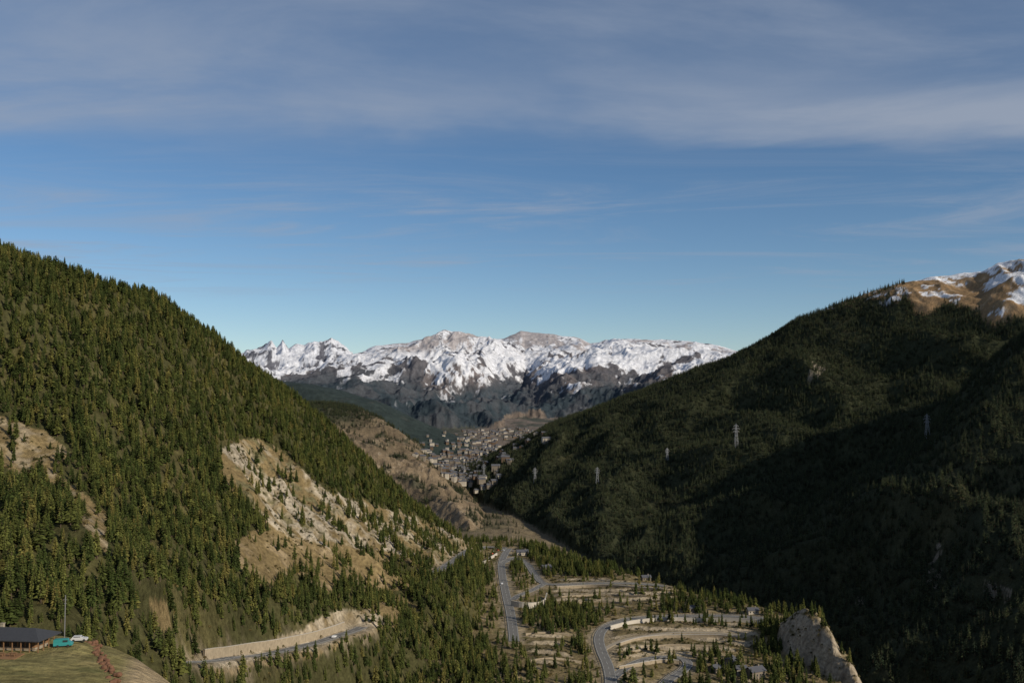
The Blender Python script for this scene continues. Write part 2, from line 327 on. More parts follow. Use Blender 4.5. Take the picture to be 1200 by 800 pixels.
farC=isC&(RG>3800); setc(farC.astype(float),(.15,.12,.095)); setc(farC*sst(-.1,.2,n3+.3*n1),(.06,.062,.045))
big=fbm(X,Y*.7,1700,5,.55,63); fn=fbm(X,Y*.42,330,6,.72,67); f2=fbm(X,Y*.5,110,4,.7,69)
tree_l=sst(150,-30,H-85+240*big+260*fn)
setc(isF.astype(float),(.095,.085,.085)); setc(isF*sst(0,.3,big+.3*fn),(.145,.115,.10))
prof=sst(-80,460,H)
snow=isF*sst(-.02,.08,fn*1.05+.45*f2+.22*big+(prof-np.where(LID==8,.70,.60))*.6)
crest=(LID==7)*sst(380,500,H)*sst(.10,.24,-.7*big+1.1*fn)
snow*=1-.65*crest
setc(isF*crest,(.21,.15,.115))
setc(isF*tree_l*(.6+.4*sst(-.2,.1,fn)),(.024,.034,.038))
setc(isF*poly([(575,500),(602,482),(635,480),(648,498),(620,510)],PX+10*fn,PY+8*fn),(.15,.115,.085))
setc(snow*(1-tree_l*.75),(.64,.65,.69))
setc(snowD,(.64,.65,.68))
hz=np.clip((RG-4500)/10000,0,1)*.2  # aerial haze painted into the ground colour: far terrain tinted blue with distance
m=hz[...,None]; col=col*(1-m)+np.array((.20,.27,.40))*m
col*=(1+.25*n2)[...,None]; col=np.clip(col,0.01,.85)
# ---------------------------------------------------------------- materials
def newmat(n):
    m=bpy.data.materials.new(n); m.use_nodes=True; nt=m.node_tree; b=nt.nodes['Principled BSDF']; b.inputs['Roughness'].default_value=.9
    b.inputs['Specular IOR Level'].default_value=.15
    return m,nt,b
def simple(n,c,rough=.8,spec=.2,var=.25,scale=2.0,metal=0):
    m,nt,b=newmat(n); N=nt.nodes;L=nt.links
    tc=N.new('ShaderNodeTexCoord'); no=N.new('ShaderNodeTexNoise'); no.inputs['Scale'].default_value=scale; no.inputs['Detail'].default_value=6
    L.new(tc.outputs['Object'],no.inputs['Vector'])
    mx=N.new('ShaderNodeMix'); mx.data_type='RGBA'; mx.inputs['A'].default_value=(*[k*(1-var) for k in c],1); mx.inputs['B'].default_value=(*[min(1,k*(1+var)) for k in c],1)
    L.new(no.outputs['Fac'],mx.inputs['Factor']); L.new(mx.outputs['Result'],b.inputs['Base Color'])
    b.inputs['Roughness'].default_value=rough; b.inputs['Specular IOR Level'].default_value=spec; b.inputs['Metallic'].default_value=metal
    return m
mt,nt,b=newmat('ground_cover'); N=nt.nodes;L=nt.links
at=N.new('ShaderNodeAttribute'); at.attribute_name='Col'
ge=N.new('ShaderNodeNewGeometry')
def noise(sc,de=8,ro=.6):
    n=N.new('ShaderNodeTexNoise'); n.inputs['Scale'].default_value=sc; n.inputs['Detail'].default_value=de; n.inputs['Roughness'].default_value=ro; L.new(ge.outputs['Position'],n.inputs['Vector']); return n
na=noise(.35,6,.65); nb=noise(.02,10,.65)
mr=N.new('ShaderNodeMapRange'); mr.inputs['From Min'].default_value=.3; mr.inputs['From Max'].default_value=.7; mr.inputs['To Min'].default_value=.55; mr.inputs['To Max'].default_value=1.45; L.new(na.outputs['Fac'],mr.inputs['Value'])
mr2=N.new('ShaderNodeMapRange'); mr2.inputs['From Min'].default_value=.3; mr2.inputs['From Max'].default_value=.7; mr2.inputs['To Min'].default_value=.7; mr2.inputs['To Max'].default_value=1.3; L.new(nb.outputs['Fac'],mr2.inputs['Value'])
mm=N.new('ShaderNodeMath'); mm.operation='MULTIPLY'; L.new(mr.outputs[0],mm.inputs[0]); L.new(mr2.outputs[0],mm.inputs[1])
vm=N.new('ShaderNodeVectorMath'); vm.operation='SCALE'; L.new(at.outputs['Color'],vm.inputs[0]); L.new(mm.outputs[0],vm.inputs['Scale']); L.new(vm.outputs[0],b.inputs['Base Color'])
bp=N.new('ShaderNodeBump'); bp.inputs['Distance'].default_value=1.4; bp.inputs['Strength'].default_value=.8; L.new(na.outputs['Fac'],bp.inputs['Height'])
bp2=N.new('ShaderNodeBump'); bp2.inputs['Distance'].default_value=18; bp2.inputs['Strength'].default_value=.55; L.new(nb.outputs['Fac'],bp2.inputs['Height']); L.new(bp.outputs[0],bp2.inputs['Normal']); L.new(bp2.outputs[0],b.inputs['Normal'])
b.inputs['Specular IOR Level'].default_value=.03
# ---------------------------------------------------------------- terrain mesh
me=bpy.data.meshes.new('mountain_terrain')
V=np.stack([X,Y,H],-1).reshape(-1,3).astype(np.float32)
i,j=np.meshgrid(np.arange(NR-1),np.arange(NC-1),indexing='ij'); a=i*NC+j
F=np.stack([a,a+1,a+NC+1,a+NC],-1).reshape(-1,4).astype(np.int32)
me.vertices.add(len(V)); me.vertices.foreach_set('co',V.ravel())
me.loops.add(F.size); me.loops.foreach_set('vertex_index',F.ravel())
me.polygons.add(len(F)); me.polygons.foreach_set('loop_start',np.arange(0,F.size,4,dtype=np.int32)); me.polygons.foreach_set('loop_total',np.full(len(F),4,np.int32))
me.polygons.foreach_set('use_smooth',np.ones(len(F),bool))
me.update(calc_edges=True)
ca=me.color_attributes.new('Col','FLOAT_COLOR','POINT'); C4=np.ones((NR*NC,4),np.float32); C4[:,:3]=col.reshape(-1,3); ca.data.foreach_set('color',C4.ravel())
me.materials.append(mt); to=bpy.data.objects.new('mountain_terrain',me); S.collection.objects.link(to)
# ---------------------------------------------------------------- mesh builder
class MB:
    def __init__(s): s.v=[];s.f=[];s.m=[]
    def add(s,vs,fs,mi=0):
        o=len(s.v); s.v+= [tuple(map(float,q)) for q in vs]; s.f+=[tuple(o+k for k in f) for f in fs]; s.m+=[mi]*len(fs)
    def box(s,c,d,rot=0,mi=0):
        cr,sr=math.cos(rot),math.sin(rot); vs=[]
        for z in(-.5,.5):
            for x,y in((-.5,-.5),(.5,-.5),(.5,.5),(-.5,.5)):
                lx,ly=x*d[0],y*d[1]; vs.append((c[0]+lx*cr-ly*sr,c[1]+lx*sr+ly*cr,c[2]+z*d[2]))
        s.add(vs,[(3,2,1,0),(4,5,6,7),(0,1,5,4),(1,2,6,5),(2,3,7,6),(3,0,4,7)],mi)
    def strut(s,p,q,w,mi=0):
        p=Vector(p);q=Vector(q);d=(q-p).normalized(); u=d.cross(Vector((0,0,1)));u=u if u.length>.01 else Vector((1,0,0)); u.normalize(); v=d.cross(u); u*=w/2;v*=w/2
        vs=[p+u+v,p-u+v,p-u-v,p+u-v,q+u+v,q-u+v,q-u-v,q+u-v]
        s.add(vs,[(0,1,2,3),(7,6,5,4),(0,4,5,1),(1,5,6,2),(2,6,7,3),(3,7,4,0)],mi)
    def gable(s,c,L_,W_,h,rot=0,mi=0,th=.25):
        cr,sr=math.cos(rot),math.sin(rot)
        def T(x,y,z): return (c[0]+x*cr-y*sr,c[1]+x*sr+y*cr,c[2]+z)
        l,w=L_/2,W_/2
        vs=[T(-l,-w,0),T(l,-w,0),T(l,0,h),T(-l,0,h),T(-l,w,0),T(l,w,0)]
        vs+= [T(-l,-w,th),T(l,-w,th),T(l,0,h+th),T(-l,0,h+th),T(-l,w,th),T(l,w,th)]
        s.add(vs,[(6,7,8,9),(9,8,11,10),(3,2,1,0),(4,5,2,3),(0,1,7,6),(5,4,10,11),(0,6,9,3),(3,9,10,4),(1,2,8,7),(2,5,11,8)],mi)
    def tri_wall(s,c,L_,W_,h,rot=0,mi=0):
        cr,sr=math.cos(rot),math.sin(rot)
        def T(x,y,z): return (c[0]+x*cr-y*sr,c[1]+x*sr+y*cr,c[2]+z)
        for x in(-L_/2,L_/2): s.add([T(x,-W_/2,0),T(x,W_/2,0),T(x,0,h)],[(0,1,2)],mi)
    def obj(s,name,mats,parent=None,smooth=False):
        m=bpy.data.meshes.new(name); m.from_pydata(s.v,[],s.f)
        for q in mats: m.materials.append(q)
        m.polygons.foreach_set('material_index',s.m)
        if smooth: m.polygons.foreach_set('use_smooth',[True]*len(s.f))
        m.update(); o=bpy.data.objects.new(name,m); S.collection.objects.link(o)
        if parent: o.parent=parent
        return o
def empty(n,loc=(0,0,0),rz=0):
    e=bpy.data.objects.new(n,None); e.location=loc; e.rotation_euler=(0,0,rz); S.collection.objects.link(e); return e
# ---------------------------------------------------------------- roads
m_asph=simple('asphalt',(.15,.145,.135),.9,.2,.2,.3); m_line=simple('road_paint',(.6,.6,.57),.7,.2,.1,1); m_grav=simple('gravel_track',(.30,.26,.20),.95,.1,.25,.6)
m_steel=simple('galvanised_steel',(.28,.28,.28),.5,.4,.1,1,.3)
m_wall=simple('dry_stone',(.32,.265,.19),.95,.1,.45,.5); m_conc=simple('concrete',(.50,.46,.40),.9,.15,.2,.4)
def frame(sp):
    t=np.gradient(sp[:,:2],axis=0); t/=np.maximum(np.linalg.norm(t,axis=1),1e-6)[:,None]; return np.stack([-t[:,1],t[:,0]],1)
def strip(mb,sp,off,w,z,mi=0,skirt=.5):
    n=frame(sp); L1=sp[:,:2]+n*(off-w/2); R1=sp[:,:2]+n*(off+w/2); Z=sp[:,2]+z; k=len(sp); vs=[]
    for q in range(k): vs+=[(*L1[q],Z[q]-skirt),(*L1[q],Z[q]),(*R1[q],Z[q]),(*R1[q],Z[q]-skirt)]
    fs=[]
    for q in range(k-1):
        o=4*q
        for e in((0,1),(1,2),(2,3)): fs.append((o+e[0],o+e[1],o+4+e[1],o+4+e[0]))
    mb.add(vs,fs,mi)
order=['tier','main','loop','spur','bend','low','left','up']; zo={k:.02*n for n,k in enumerate(order)}
for k in order:
    sp,w=roads[k]; tr=k=='tier'; e=empty('gravel_track' if tr else 'mountain_road')
    mb=MB(); strip(mb,sp,0,w,.05+zo[k],0,.9); mb.obj('carriageway',[m_grav if tr else m_asph],e)
    if tr: continue
    mb=MB(); strip(mb,sp,-w/2+.4,.14,.09+zo[k],0,.02); strip(mb,sp,w/2-.4,.14,.09+zo[k],0,.02)
    for s0 in range(0,len(sp)-2,4): strip(mb,sp[s0:s0+3],0,.14,.09+zo[k],0,.02)
    mb.obj('road_markings',[m_line],e)
    mb=MB(); n=frame(sp); sgn=-1 if k in('left','bend','low') else 1; P=sp[:,:2]+n*sgn*(w/2+.5)
    strip(mb,np.column_stack([P,sp[:,2]]),0,.1,.8,0,.3)
    for q in range(0,len(sp),2): mb.box((P[q,0],P[q,1],sp[q,2]+.25),(.12,.12,.8))
    mb.obj('guardrail',[m_steel],e)
def wall(pp,h,mat,name='retaining_wall',th=.8,rm=(350,1345)):
    W=[pix2w(a,b,H,*rm) for a,b in pp]; sp=spline(W,3); sp[:,0]=smooth1(sp[:,0],3); sp[:,1]=smooth1(sp[:,1],3); hz=sample(H,sp[:,0],sp[:,1]); sp[:,2]=smooth1(hz,4)
    mb=MB(); strip(mb,sp,0,th,h,0,h+1.5)
    e=empty(name); mb.obj('wall_face',[mat],e)
    if name=='retaining_wall':
        cap=MB(); strip(cap,sp,0,th+.3,h+.2,0,.18); cap.obj('coping',[m_conc],e)
wall([(597,709),(610,712),(625,713),(638,709),(641,700)],5,m_conc)
wall([(650,691),(690,688),(740,689),(780,692)],2.6,m_wall)
wall([(712,738),(745,730),(790,727),(850,728),(898,730)],3.0,m_conc)
wall([(722,785),(750,780),(780,775),(800,778)],2.4,m_wall)
wall([(236,770),(290,763),(340,755),(380,745),(405,736)],4.5,m_wall)
wall([(560,660),(575,655),(583,650)],3,m_conc)
wall([(724,757),(750,749),(790,746),(840,746),(870,749)],2.0,m_wall)
for pp in ([(730,766),(770,757),(820,757),(850,760)],[(655,700),(700,697),(760,699)],[(612,745),(640,742),(672,746)],[(618,776),(650,772),(690,778)],[(664,708),(700,705),(744,708)]):
    wall(pp,1.5,m_wall,'terrace_wall',.7)
# ---------------------------------------------------------------- conifers
def foliage(name,ca_,cb_,cc_=None):
    m,nt,b=newmat(name); N=nt.nodes;L=nt.links
    oi=N.new('ShaderNodeObjectInfo'); cr=N.new('ShaderNodeValToRGB'); e=cr.color_ramp.elements
    e[0].color=(*[k*.6 for k in ca_],1); e[1].color=(*(cc_ or cb_),1); q=e.new(.3); q.color=(*ca_,1); q=e.new(.85); q.color=(*cb_,1)
    at=N.new('ShaderNodeAttribute'); at.attribute_name='shade'
    L.new(oi.outputs['Random'],cr.inputs[0])
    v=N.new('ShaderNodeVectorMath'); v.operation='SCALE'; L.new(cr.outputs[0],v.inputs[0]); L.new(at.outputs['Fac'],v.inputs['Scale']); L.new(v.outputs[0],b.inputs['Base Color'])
    b.inputs['Roughness'].default_value=.85; b.inputs['Specular IOR Level'].default_value=.08
    return m
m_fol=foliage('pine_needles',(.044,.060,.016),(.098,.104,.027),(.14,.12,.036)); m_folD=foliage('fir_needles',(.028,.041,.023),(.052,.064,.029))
m_bark=simple('bark',(.10,.075,.055),.95,.05,.3,3)
def tree(name,seed,nb,mat,R=.2,thin=1.0,bare=.12,power=.8):
    rg=random.Random(seed); v=[];f=[];mi=[];sh=[]
    def add(vs,fs,m,s):
        o=len(v); v.extend(vs); f.extend([tuple(o+k for k in q) for q in fs]); mi.extend([m]*len(fs)); sh.extend([s]*len(vs))
    ns=5; lean=(rg.uniform(-.03,.03),rg.uniform(-.03,.03))
    ring=lambda h,r:[(lean[0]*h+r*math.cos(2*math.pi*k/ns),lean[1]*h+r*math.sin(2*math.pi*k/ns),h) for k in range(ns)]
    add(ring(-.12,.022)+ring(.5,.012)+[(lean[0],lean[1],.97)],[(k,(k+1)%ns,ns+(k+1)%ns,ns+k) for k in range(ns)]+[(ns+k,ns+(k+1)%ns,2*ns) for k in range(ns)],1,1)
    for q in range(nb):
        h=bare+(1-bare)*((q+rg.random())/nb)**1.0; a=q*2.399+rg.uniform(-.5,.5)
        L_=R*((1-h)/(1-bare))**power*rg.uniform(.6,1.2)+.018; w=L_*rg.uniform(.34,.6)+.008
        dr=-L_*rg.uniform(.05,.45) if h<.6 else L_*rg.uniform(-.1,.4)
        cx,cy=math.cos(a),math.sin(a); ox,oy=lean[0]*h,lean[1]*h; th=rg.uniform(.03,.06)*(1.3-h)
        P=lambda r,s,z:(ox+cx*r-cy*s,oy+cy*r+cx*s,h+z)
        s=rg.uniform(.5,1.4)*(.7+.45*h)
        vs=[P(.0,0,th*.8),P(L_*.55,-w*.6,dr*.6-th*.3),P(L_,rg.uniform(-.2,.2)*w,dr),P(L_*.6,w*.6,dr*.6-th*.2),P(L_*.55,0,dr*.4+th),P(L_*.4,0,dr*.4-th)]
        add(vs,[(0,1,4),(1,2,4),(2,3,4),(3,0,4),(0,5,1),(1,5,2),(2,5,3),(3,5,0)],0,s)
    m=bpy.data.meshes.new(name); m.from_pydata(v,[],f); m.materials.append(mat); m.materials.append(m_bark); m.polygons.foreach_set('material_index',mi)
    A=m.attributes.new('shade','FLOAT','POINT'); A.data.foreach_set('value',sh); m.update()
    return bpy.data.objects.new(name,m)
def forest_obj(name,cells,trees,hfun):
    coll=bpy.data.collections.new(name+'_variants')
    for t_ in trees: coll.objects.link(t_)
    lam=cells; n=rng.poisson(lam); ii,jj=np.nonzero(n); cnt=n[ii,jj]; ii=np.repeat(ii,cnt); jj=np.repeat(jj,cnt)
    ii=np.clip(ii,0,NR-2);jj=np.clip(jj,0,NC-2)
    fi=rng.random(len(ii)); fj=rng.random(len(ii))
    r=RR[ii]*(1-fi)+RR[ii+1]*fi; az=AZ[jj]*(1-fj)+AZ[jj+1]*fj; x=r*np.sin(az); y=r*np.cos(az); z=sample(H,x,y)-.2
    m=bpy.data.meshes.new(name); m.vertices.add(len(x)); m.vertices.foreach_set('co',np.stack([x,y,z],-1).astype(np.float32).ravel())
    h=hfun(x,y,len(x)); sx=h*rng.uniform(.8,1.25,len(x))
    A=m.attributes.new('tscale','FLOAT_VECTOR','POINT'); A.data.foreach_set('vector',np.stack([sx,sx,h],-1).astype(np.float32).ravel())
    A=m.attributes.new('trot','FLOAT_VECTOR','POINT'); A.data.foreach_set('vector',np.stack([rng.uniform(-.05,.05,len(x)),rng.uniform(-.05,.05,len(x)),rng.uniform(0,6.28,len(x))],-1).astype(np.float32).ravel())
    A=m.attributes.new('tid','INT','POINT'); A.data.foreach_set('value',rng.integers(0,len(trees),len(x)).astype(np.int32))
    o=bpy.data.objects.new(name,m); S.collection.objects.link(o)
    g=bpy.data.node_groups.new(name+'_scatter','GeometryNodeTree'); g.interface.new_socket('Geometry',in_out='INPUT',socket_type='NodeSocketGeometry'); g.interface.new_socket('Geometry',in_out='OUTPUT',socket_type='NodeSocketGeometry')
    gi=g.nodes.new('NodeGroupInput');go=g.nodes.new('NodeGroupOutput'); ip=g.nodes.new('GeometryNodeInstanceOnPoints'); ci=g.nodes.new('GeometryNodeCollectionInfo')
    ci.inputs['Collection'].default_value=coll; ci.inputs['Separate Children'].default_value=True; ci.inputs['Reset Children'].default_value=True
    def na_(t,n):
        q=g.nodes.new('GeometryNodeInputNamedAttribute'); q.data_type=t; q.inputs['Name'].default_value=n; return q
    a1=na_('FLOAT_VECTOR','tscale');a2=na_('FLOAT_VECTOR','trot');a3=na_('INT','tid')
    e2r=g.nodes.new('FunctionNodeEulerToRotation')
    l=g.links.new; l(gi.outputs[0],ip.inputs['Points']); l(ci.outputs[0],ip.inputs['Instance']); ip.inputs['Pick Instance'].default_value=True
    l(a3.outputs['Attribute'],ip.inputs['Instance Index']); l(a2.outputs['Attribute'],e2r.inputs[0]); l(e2r.outputs[0],ip.inputs['Rotation']); l(a1.outputs['Attribute'],ip.inputs['Scale']); l(ip.outputs[0],go.inputs[0])
    md=o.modifiers.new('scatter','NODES'); md.node_group=g
    print(name,len(x)); return o
area=RG*np.gradient(RG,axis=0)*np.gradient(AZG,axis=1)
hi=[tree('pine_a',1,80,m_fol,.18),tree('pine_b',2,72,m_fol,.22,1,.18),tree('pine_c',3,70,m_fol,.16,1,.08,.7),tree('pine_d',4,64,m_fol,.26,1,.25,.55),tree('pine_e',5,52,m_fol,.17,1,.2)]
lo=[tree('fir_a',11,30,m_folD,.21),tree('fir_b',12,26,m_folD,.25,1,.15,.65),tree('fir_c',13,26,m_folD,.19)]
visible_side=(AZG>-.55)&(AZG<.62)
fr_near=np.where((RG<1600)&(RG>150)&(isB|isC|isG)&visible_side,forest,0)
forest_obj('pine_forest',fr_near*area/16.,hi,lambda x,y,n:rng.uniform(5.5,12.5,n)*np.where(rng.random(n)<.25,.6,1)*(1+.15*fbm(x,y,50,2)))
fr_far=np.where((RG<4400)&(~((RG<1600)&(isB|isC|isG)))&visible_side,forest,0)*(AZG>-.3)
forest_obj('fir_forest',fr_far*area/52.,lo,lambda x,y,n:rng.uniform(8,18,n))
def shrub(name,seed):
    rg=random.Random(seed); v=[];f=[];sh=[]
    for q in range(60):
        a=rg.uniform(0,6.28);e=rg.uniform(0,1.5);r=rg.uniform(.3,.5); c=Vector((math.cos(a)*math.cos(e)*r,math.sin(a)*math.cos(e)*r,math.sin(e)*r*.9)); o=len(v)
        for k in range(3): v.append(tuple(c+Vector((rg.uniform(-.16,.16),rg.uniform(-.16,.16),rg.uniform(-.12,.12)))))
        f.append((o,o+1,o+2)); sh+= [rg.uniform(.6,1.5)]*3
    m=bpy.data.meshes.new(name); m.from_pydata(v,[],f); m.materials.append(m_shr); A=m.attributes.new('shade','FLOAT','POINT'); A.data.foreach_set('value',sh); return bpy.data.objects.new(name,m)
m_shr=foliage('shrub_leaves',(.05,.052,.018),(.13,.10,.04))
sm=np.where((isB|isC|isG)&(RG<1420)&(RG>330)&(RD>3),(.25+1.0*sst(-.1,.2,n1+n2))*(1-.7*np.clip(forest,0,1)),0)*visible_side
forest_obj('mountain_shrubs',sm*area/22.,[shrub('shrub_a',1),shrub('shrub_b',2)],lambda x,y,n:rng.uniform(1.0,4.0,n))
# ---------------------------------------------------------------- pylons
m_pyl=simple('pylon_steel',(.30,.31,.33),.6,.3,.1,1,.1)
def pylon(px,py,h,rz=.5,dmin=1500,dmax=5000,T=.32):
    p=pix2w(px,py,H,dmin,dmax); e=empty('electricity_pylon',(p[0],p[1],p[2]-1),rz); mb=MB(); w=h*.075
    lv=[0,.22,.42,.58,.72,.84,.92]; wd=lambda t:w*(1-t)*.9+.6
    for a,b_ in zip(lv[:-1],lv[1:]):
        A=[(sx*wd(a),sy*wd(a),a*h) for sx,sy in((1,1),(-1,1),(-1,-1),(1,-1))]; B=[(sx*wd(b_),sy*wd(b_),b_*h) for sx,sy in((1,1),(-1,1),(-1,-1),(1,-1))]
        for k in range(4):
            mb.strut(A[k],B[k],T*1.4); mb.strut(A[k],B[(k+1)%4],T*.6); mb.strut(A[(k+1)%4],B[k],T*.6)
        last=B
    for q in last: mb.strut(q,(0,0,h),T)
    mb.obj('lattice_tower',[m_pyl],e); ar=MB(); ins=MB()
    for t,l in((.66,.13),(.78,.16),(.89,.11)):
        for sx in(-1,1):
            tip=(sx*l*h,0,t*h)
            for sy in(-1,1):
                ar.strut((sx*wd(t),sy*wd(t),t*h),tip,T*.8); ar.strut((sx*wd(t),sy*wd(t),(t+.05)*h),tip,T*.8)
            ins.strut(tip,(tip[0],0,t*h-2.2),.2)
    ar.obj('cross_arms',[m_pyl],e); ins.obj('insulators',[m_pyl],e)
for a in ((863,524,56),(1087,513,46),(782,540,34),(700,566,40),(627,566,44),(567,560,44),(544,558,44)): pylon(*a,rz=random.uniform(.0,.5))
# ---------------------------------------------------------------- village
hm=[simple('plaster_cream',(.40,.36,.30),.9,.1,.15,.1),simple('stone_brown',(.2,.17,.135),.9,.1,.3,.1),simple('timber_brown',(.13,.09,.06),.9,.1,.3,.1),simple('slate_roof',(.085,.088,.10),.8,.2,.3,.1),simple('glass_dark',(.03,.035,.04),.2,.5,.1,1)]
mb=MB(); cnt=0
for q in range(1500):
    py=random.uniform(503,580); cxl=np.interp(py,[503,520,540,566],[592,565,540,520]); px=random.gauss(cxl,28)
    if cnt>330: break
    p=pix2w(px,py,H,2400,7500)
    if np.hypot(p[0],p[1])<2900: continue
    rot=random.choice([.3,.5,1.2])+random.uniform(-.2,.2); Lh=random.uniform(11,28); Wh=random.uniform(9,15); hh=random.choice([6,8,10,13]); k=random.choices([0,1,2],[.4,.35,.25])[0]
    c=(p[0],p[1]); mb.box((*c,p[2]+hh/2-2),(Lh,Wh,hh+4),rot,k); mb.gable((*c,p[2]+hh+.02),Lh+1.5,Wh+2,Wh*.33,rot,3,.4); mb.tri_wall((*c,p[2]+hh),Lh-.1,Wh,Wh*.33,rot,k)
    cr_,sr_=math.cos(rot),math.sin(rot)
    for fl_ in range(int(hh//3)):
        for wx_ in np.arange(-Lh/2+2,Lh/2-1.5,3.5):
            yy=-Wh/2-.05; mb.box((c[0]+wx_*cr_-yy*sr_,c[1]+wx_*sr_+yy*cr_,p[2]+1.6+fl_*3),(1.4,.12,1.5),rot,4)
    cnt+=1
mb.obj('distant_village',hm)
def house(px,py,Lh,Wh,hh,rot,name='stone_house',wm=1):
    p=pix2w(px,py,H,500,1345); e=empty(name,(p[0],p[1],p[2]-.3),rot)
    w=MB(); w.box((0,0,hh/2-1),(Lh,Wh,hh+2)); w.tri_wall((0,0,hh),Lh-.02,Wh,Wh*.3); w.obj('walls',[hm[wm]],e)
    r=MB(); r.gable((0,0,hh+.03),Lh+1.2,Wh+1.4,Wh*.34,0,0,.3); r.obj('roof',[hm[3]],e)
    g=MB()
    for x in np.arange(-Lh/2+1.6,Lh/2-1,2.8):
        g.box((x,-Wh/2-.03,hh*.55),(1.1,.1,1.2)); g.box((x,Wh/2+.03,hh*.55),(1.1,.1,1.2))
    g.obj('windows',[hm[4]],e)
    d=MB(); d.box((Lh/2+.03,0,1.1),(.1,1.2,2.2)); d.obj('door',[hm[2]],e)
    c=MB(); c.box((Lh*.25,0,hh+Wh*.34+.5),(.9,.9,1.6)); c.obj('chimney',[hm[1]],e)
house(885,793,12,8,5,.5);house(856,779,9,7,4,1.0);house(868,789,8,6,4,.2,'stone_house',0);house(838,786,7,6,3,.7);house(757,679,9,6,3,.2);house(882,718,9,6,3,.1,'stone_house',0)
house(612,650,14,8,4,.2,'roadside_building',0);house(640,668,10,7,4,.4);house(812,716,8,6,3.5,.2)
# ---------------------------------------------------------------- cars
def car(name,loc,rz,c,scale=1.0,van=False):
    e=empty(name,loc,rz); pm=simple('car_paint',c,.35,.5,.05,1)
    prof=[(-2.1,.35),(-2.15,.8),(-1.9,1.0),(-1.5,1.45),(.3,1.48),(.95,1.0),(2.0,.85),(2.15,.6),(2.1,.35)] if not van else [(-2.5,.4),(-2.55,1.2),(-2.5,2.1),(-2.2,2.2),(1.2,2.2),(1.9,1.3),(2.5,1.05),(2.6,.7),(2.55,.4)]
    w=.88 if not van else .98; n=len(prof); b=MB(); vs=[(x,-w*(1 if z<1.05 else .88),z) for x,z in prof]+[(x,w*(1 if z<1.05 else .88),z) for x,z in prof]
    b.add(vs,[tuple(range(n)),tuple(range(2*n-1,n-1,-1))]+[(k,k+n,(k+1)%n+n,(k+1)%n) for k in range(n)]); b.obj('body',[pm],e)
    g=MB()
    z0=1.22 if not van else 1.65; hz_=.3 if not van else .55
    for s in(-1,1): g.box((-.5 if not van else .6,s*w*.93,z0),(1.8 if not van else 1.3,.05,hz_))
    g.box((.72 if not van else 1.62,0,z0),(.06,w*1.5,hz_*.9)); g.obj('windows',[hm[4]],e)
    t=MB()
    for x in(-1.35,1.35):
        for s in(-1,1):
            k=12; R_=.34; vs=[(x+R_*math.cos(a),s*w-.11,.34+R_*math.sin(a)) for a in np.linspace(0,2*math.pi,k,endpoint=False)]+[(x+R_*math.cos(a),s*w+.04,.34+R_*math.sin(a)) for a in np.linspace(0,2*math.pi,k,endpoint=False)]
            t.add(vs,[tuple(range(k)),tuple(range(2*k-1,k-1,-1))]+[(q,(q+1)%k,(q+1)%k+k,q+k) for q in range(k)])
    t.obj('wheels',[simple('tyre',(.03,.03,.03),.9)],e); e.scale=(scale,)*3
for q,(a,b_) in enumerate([(578,646),(583,645),(589,645),(601,646),(576,649)]):
    p=pix2w(a,b_,H,900,1345); car('parked_car',(p[0],p[1],p[2]+.1),random.uniform(0,3),random.choice([(.7,.7,.7),(.1,.1,.12),(.5,.08,.06),(.5,.52,.55)]))
def car_on(k,f,c,side=2.0):
    sp=roads[k][0]; i=int(len(sp)*f); n=frame(sp)[i]; t=sp[min(i+1,len(sp)-1)]-sp[i-1]; car('car',(sp[i,0]+n[0]*side,sp[i,1]+n[1]*side,sp[i,2]+.1+zo[k]),math.atan2(t[1],t[0]),c)
car_on('main',.5,(.6,.6,.62));car_on('left',.8,(.7,.7,.7),-1.8);car_on('bend',.3,(.08,.09,.12),1.8)
# ---------------------------------------------------------------- chalet on the knoll
m_wood=simple('larch_timber',(.22,.125,.065),.8,.15,.35,1.5); m_slate=simple('slate_tiles',(.045,.048,.055),.75,.2,.3,1.5); m_stone=simple('rubble_stone',(.3,.26,.2),.95,.1,.45,1.8)
gz=HZ
e=empty('mountain_chalet',(hp[0]-2.5,hp[1]+4,gz),-.12); e.scale=(.84,.84,.84)
w=MB(); w.box((-3,0,1.5),(17,6.6,3.0)); w.obj('walls',[m_wood],e)
w=MB(); w.box((-3,-.02,.3),(17.3,6.95,1.0)); w.obj('stone_base',[m_stone],e)
r=MB(); Lx,Ly,rh=11.2,5.8,2.3
def hip(mb,cx,z,lx,ly,h,rl,mi=0,t=.25):
    vs=[(cx-lx,-ly,z),(cx+lx,-ly,z),(cx+lx,ly,z),(cx-lx,ly,z),(cx-lx,-ly,z+t),(cx+lx,-ly,z+t),(cx+lx,ly,z+t),(cx-lx,ly,z+t),(cx-rl,0,z+h+t),(cx+rl,0,z+h+t)]
    mb.add(vs,[(3,2,1,0),(0,1,5,4),(1,2,6,5),(2,3,7,6),(3,0,4,7),(4,5,9,8),(5,6,9),(6,7,8,9),(7,4,8)],mi)
hip(r,-3,3.02,Lx,Ly,rh,6.5); r.obj('roof',[m_slate],e)
g=MB()
for x in np.arange(-10,5,2.3): g.box((x,-3.34,1.85),(1.7,.08,1.6))
g.box((5.54,0,1.85),(.08,3.5,1.6)); g.obj('windows',[hm[4]],e)
g=MB(); g.box((4.2,-3.36,1.35),(1.0,.1,2.1)); g.obj('door',[hm[2]],e)
g=MB()
for x in np.arange(-13,8,2.6): g.box((x,-5.3,1.5),(.22,.22,3.0))
for x in np.arange(-13,6,2.6): g.box((x+1.3,-5.3,1.0),(2.35,.08,.1))
for y in(-2.6,0,2.6): g.box((7.7,y,1.5),(.22,.22,3))
g.obj('porch_posts',[m_wood],e)
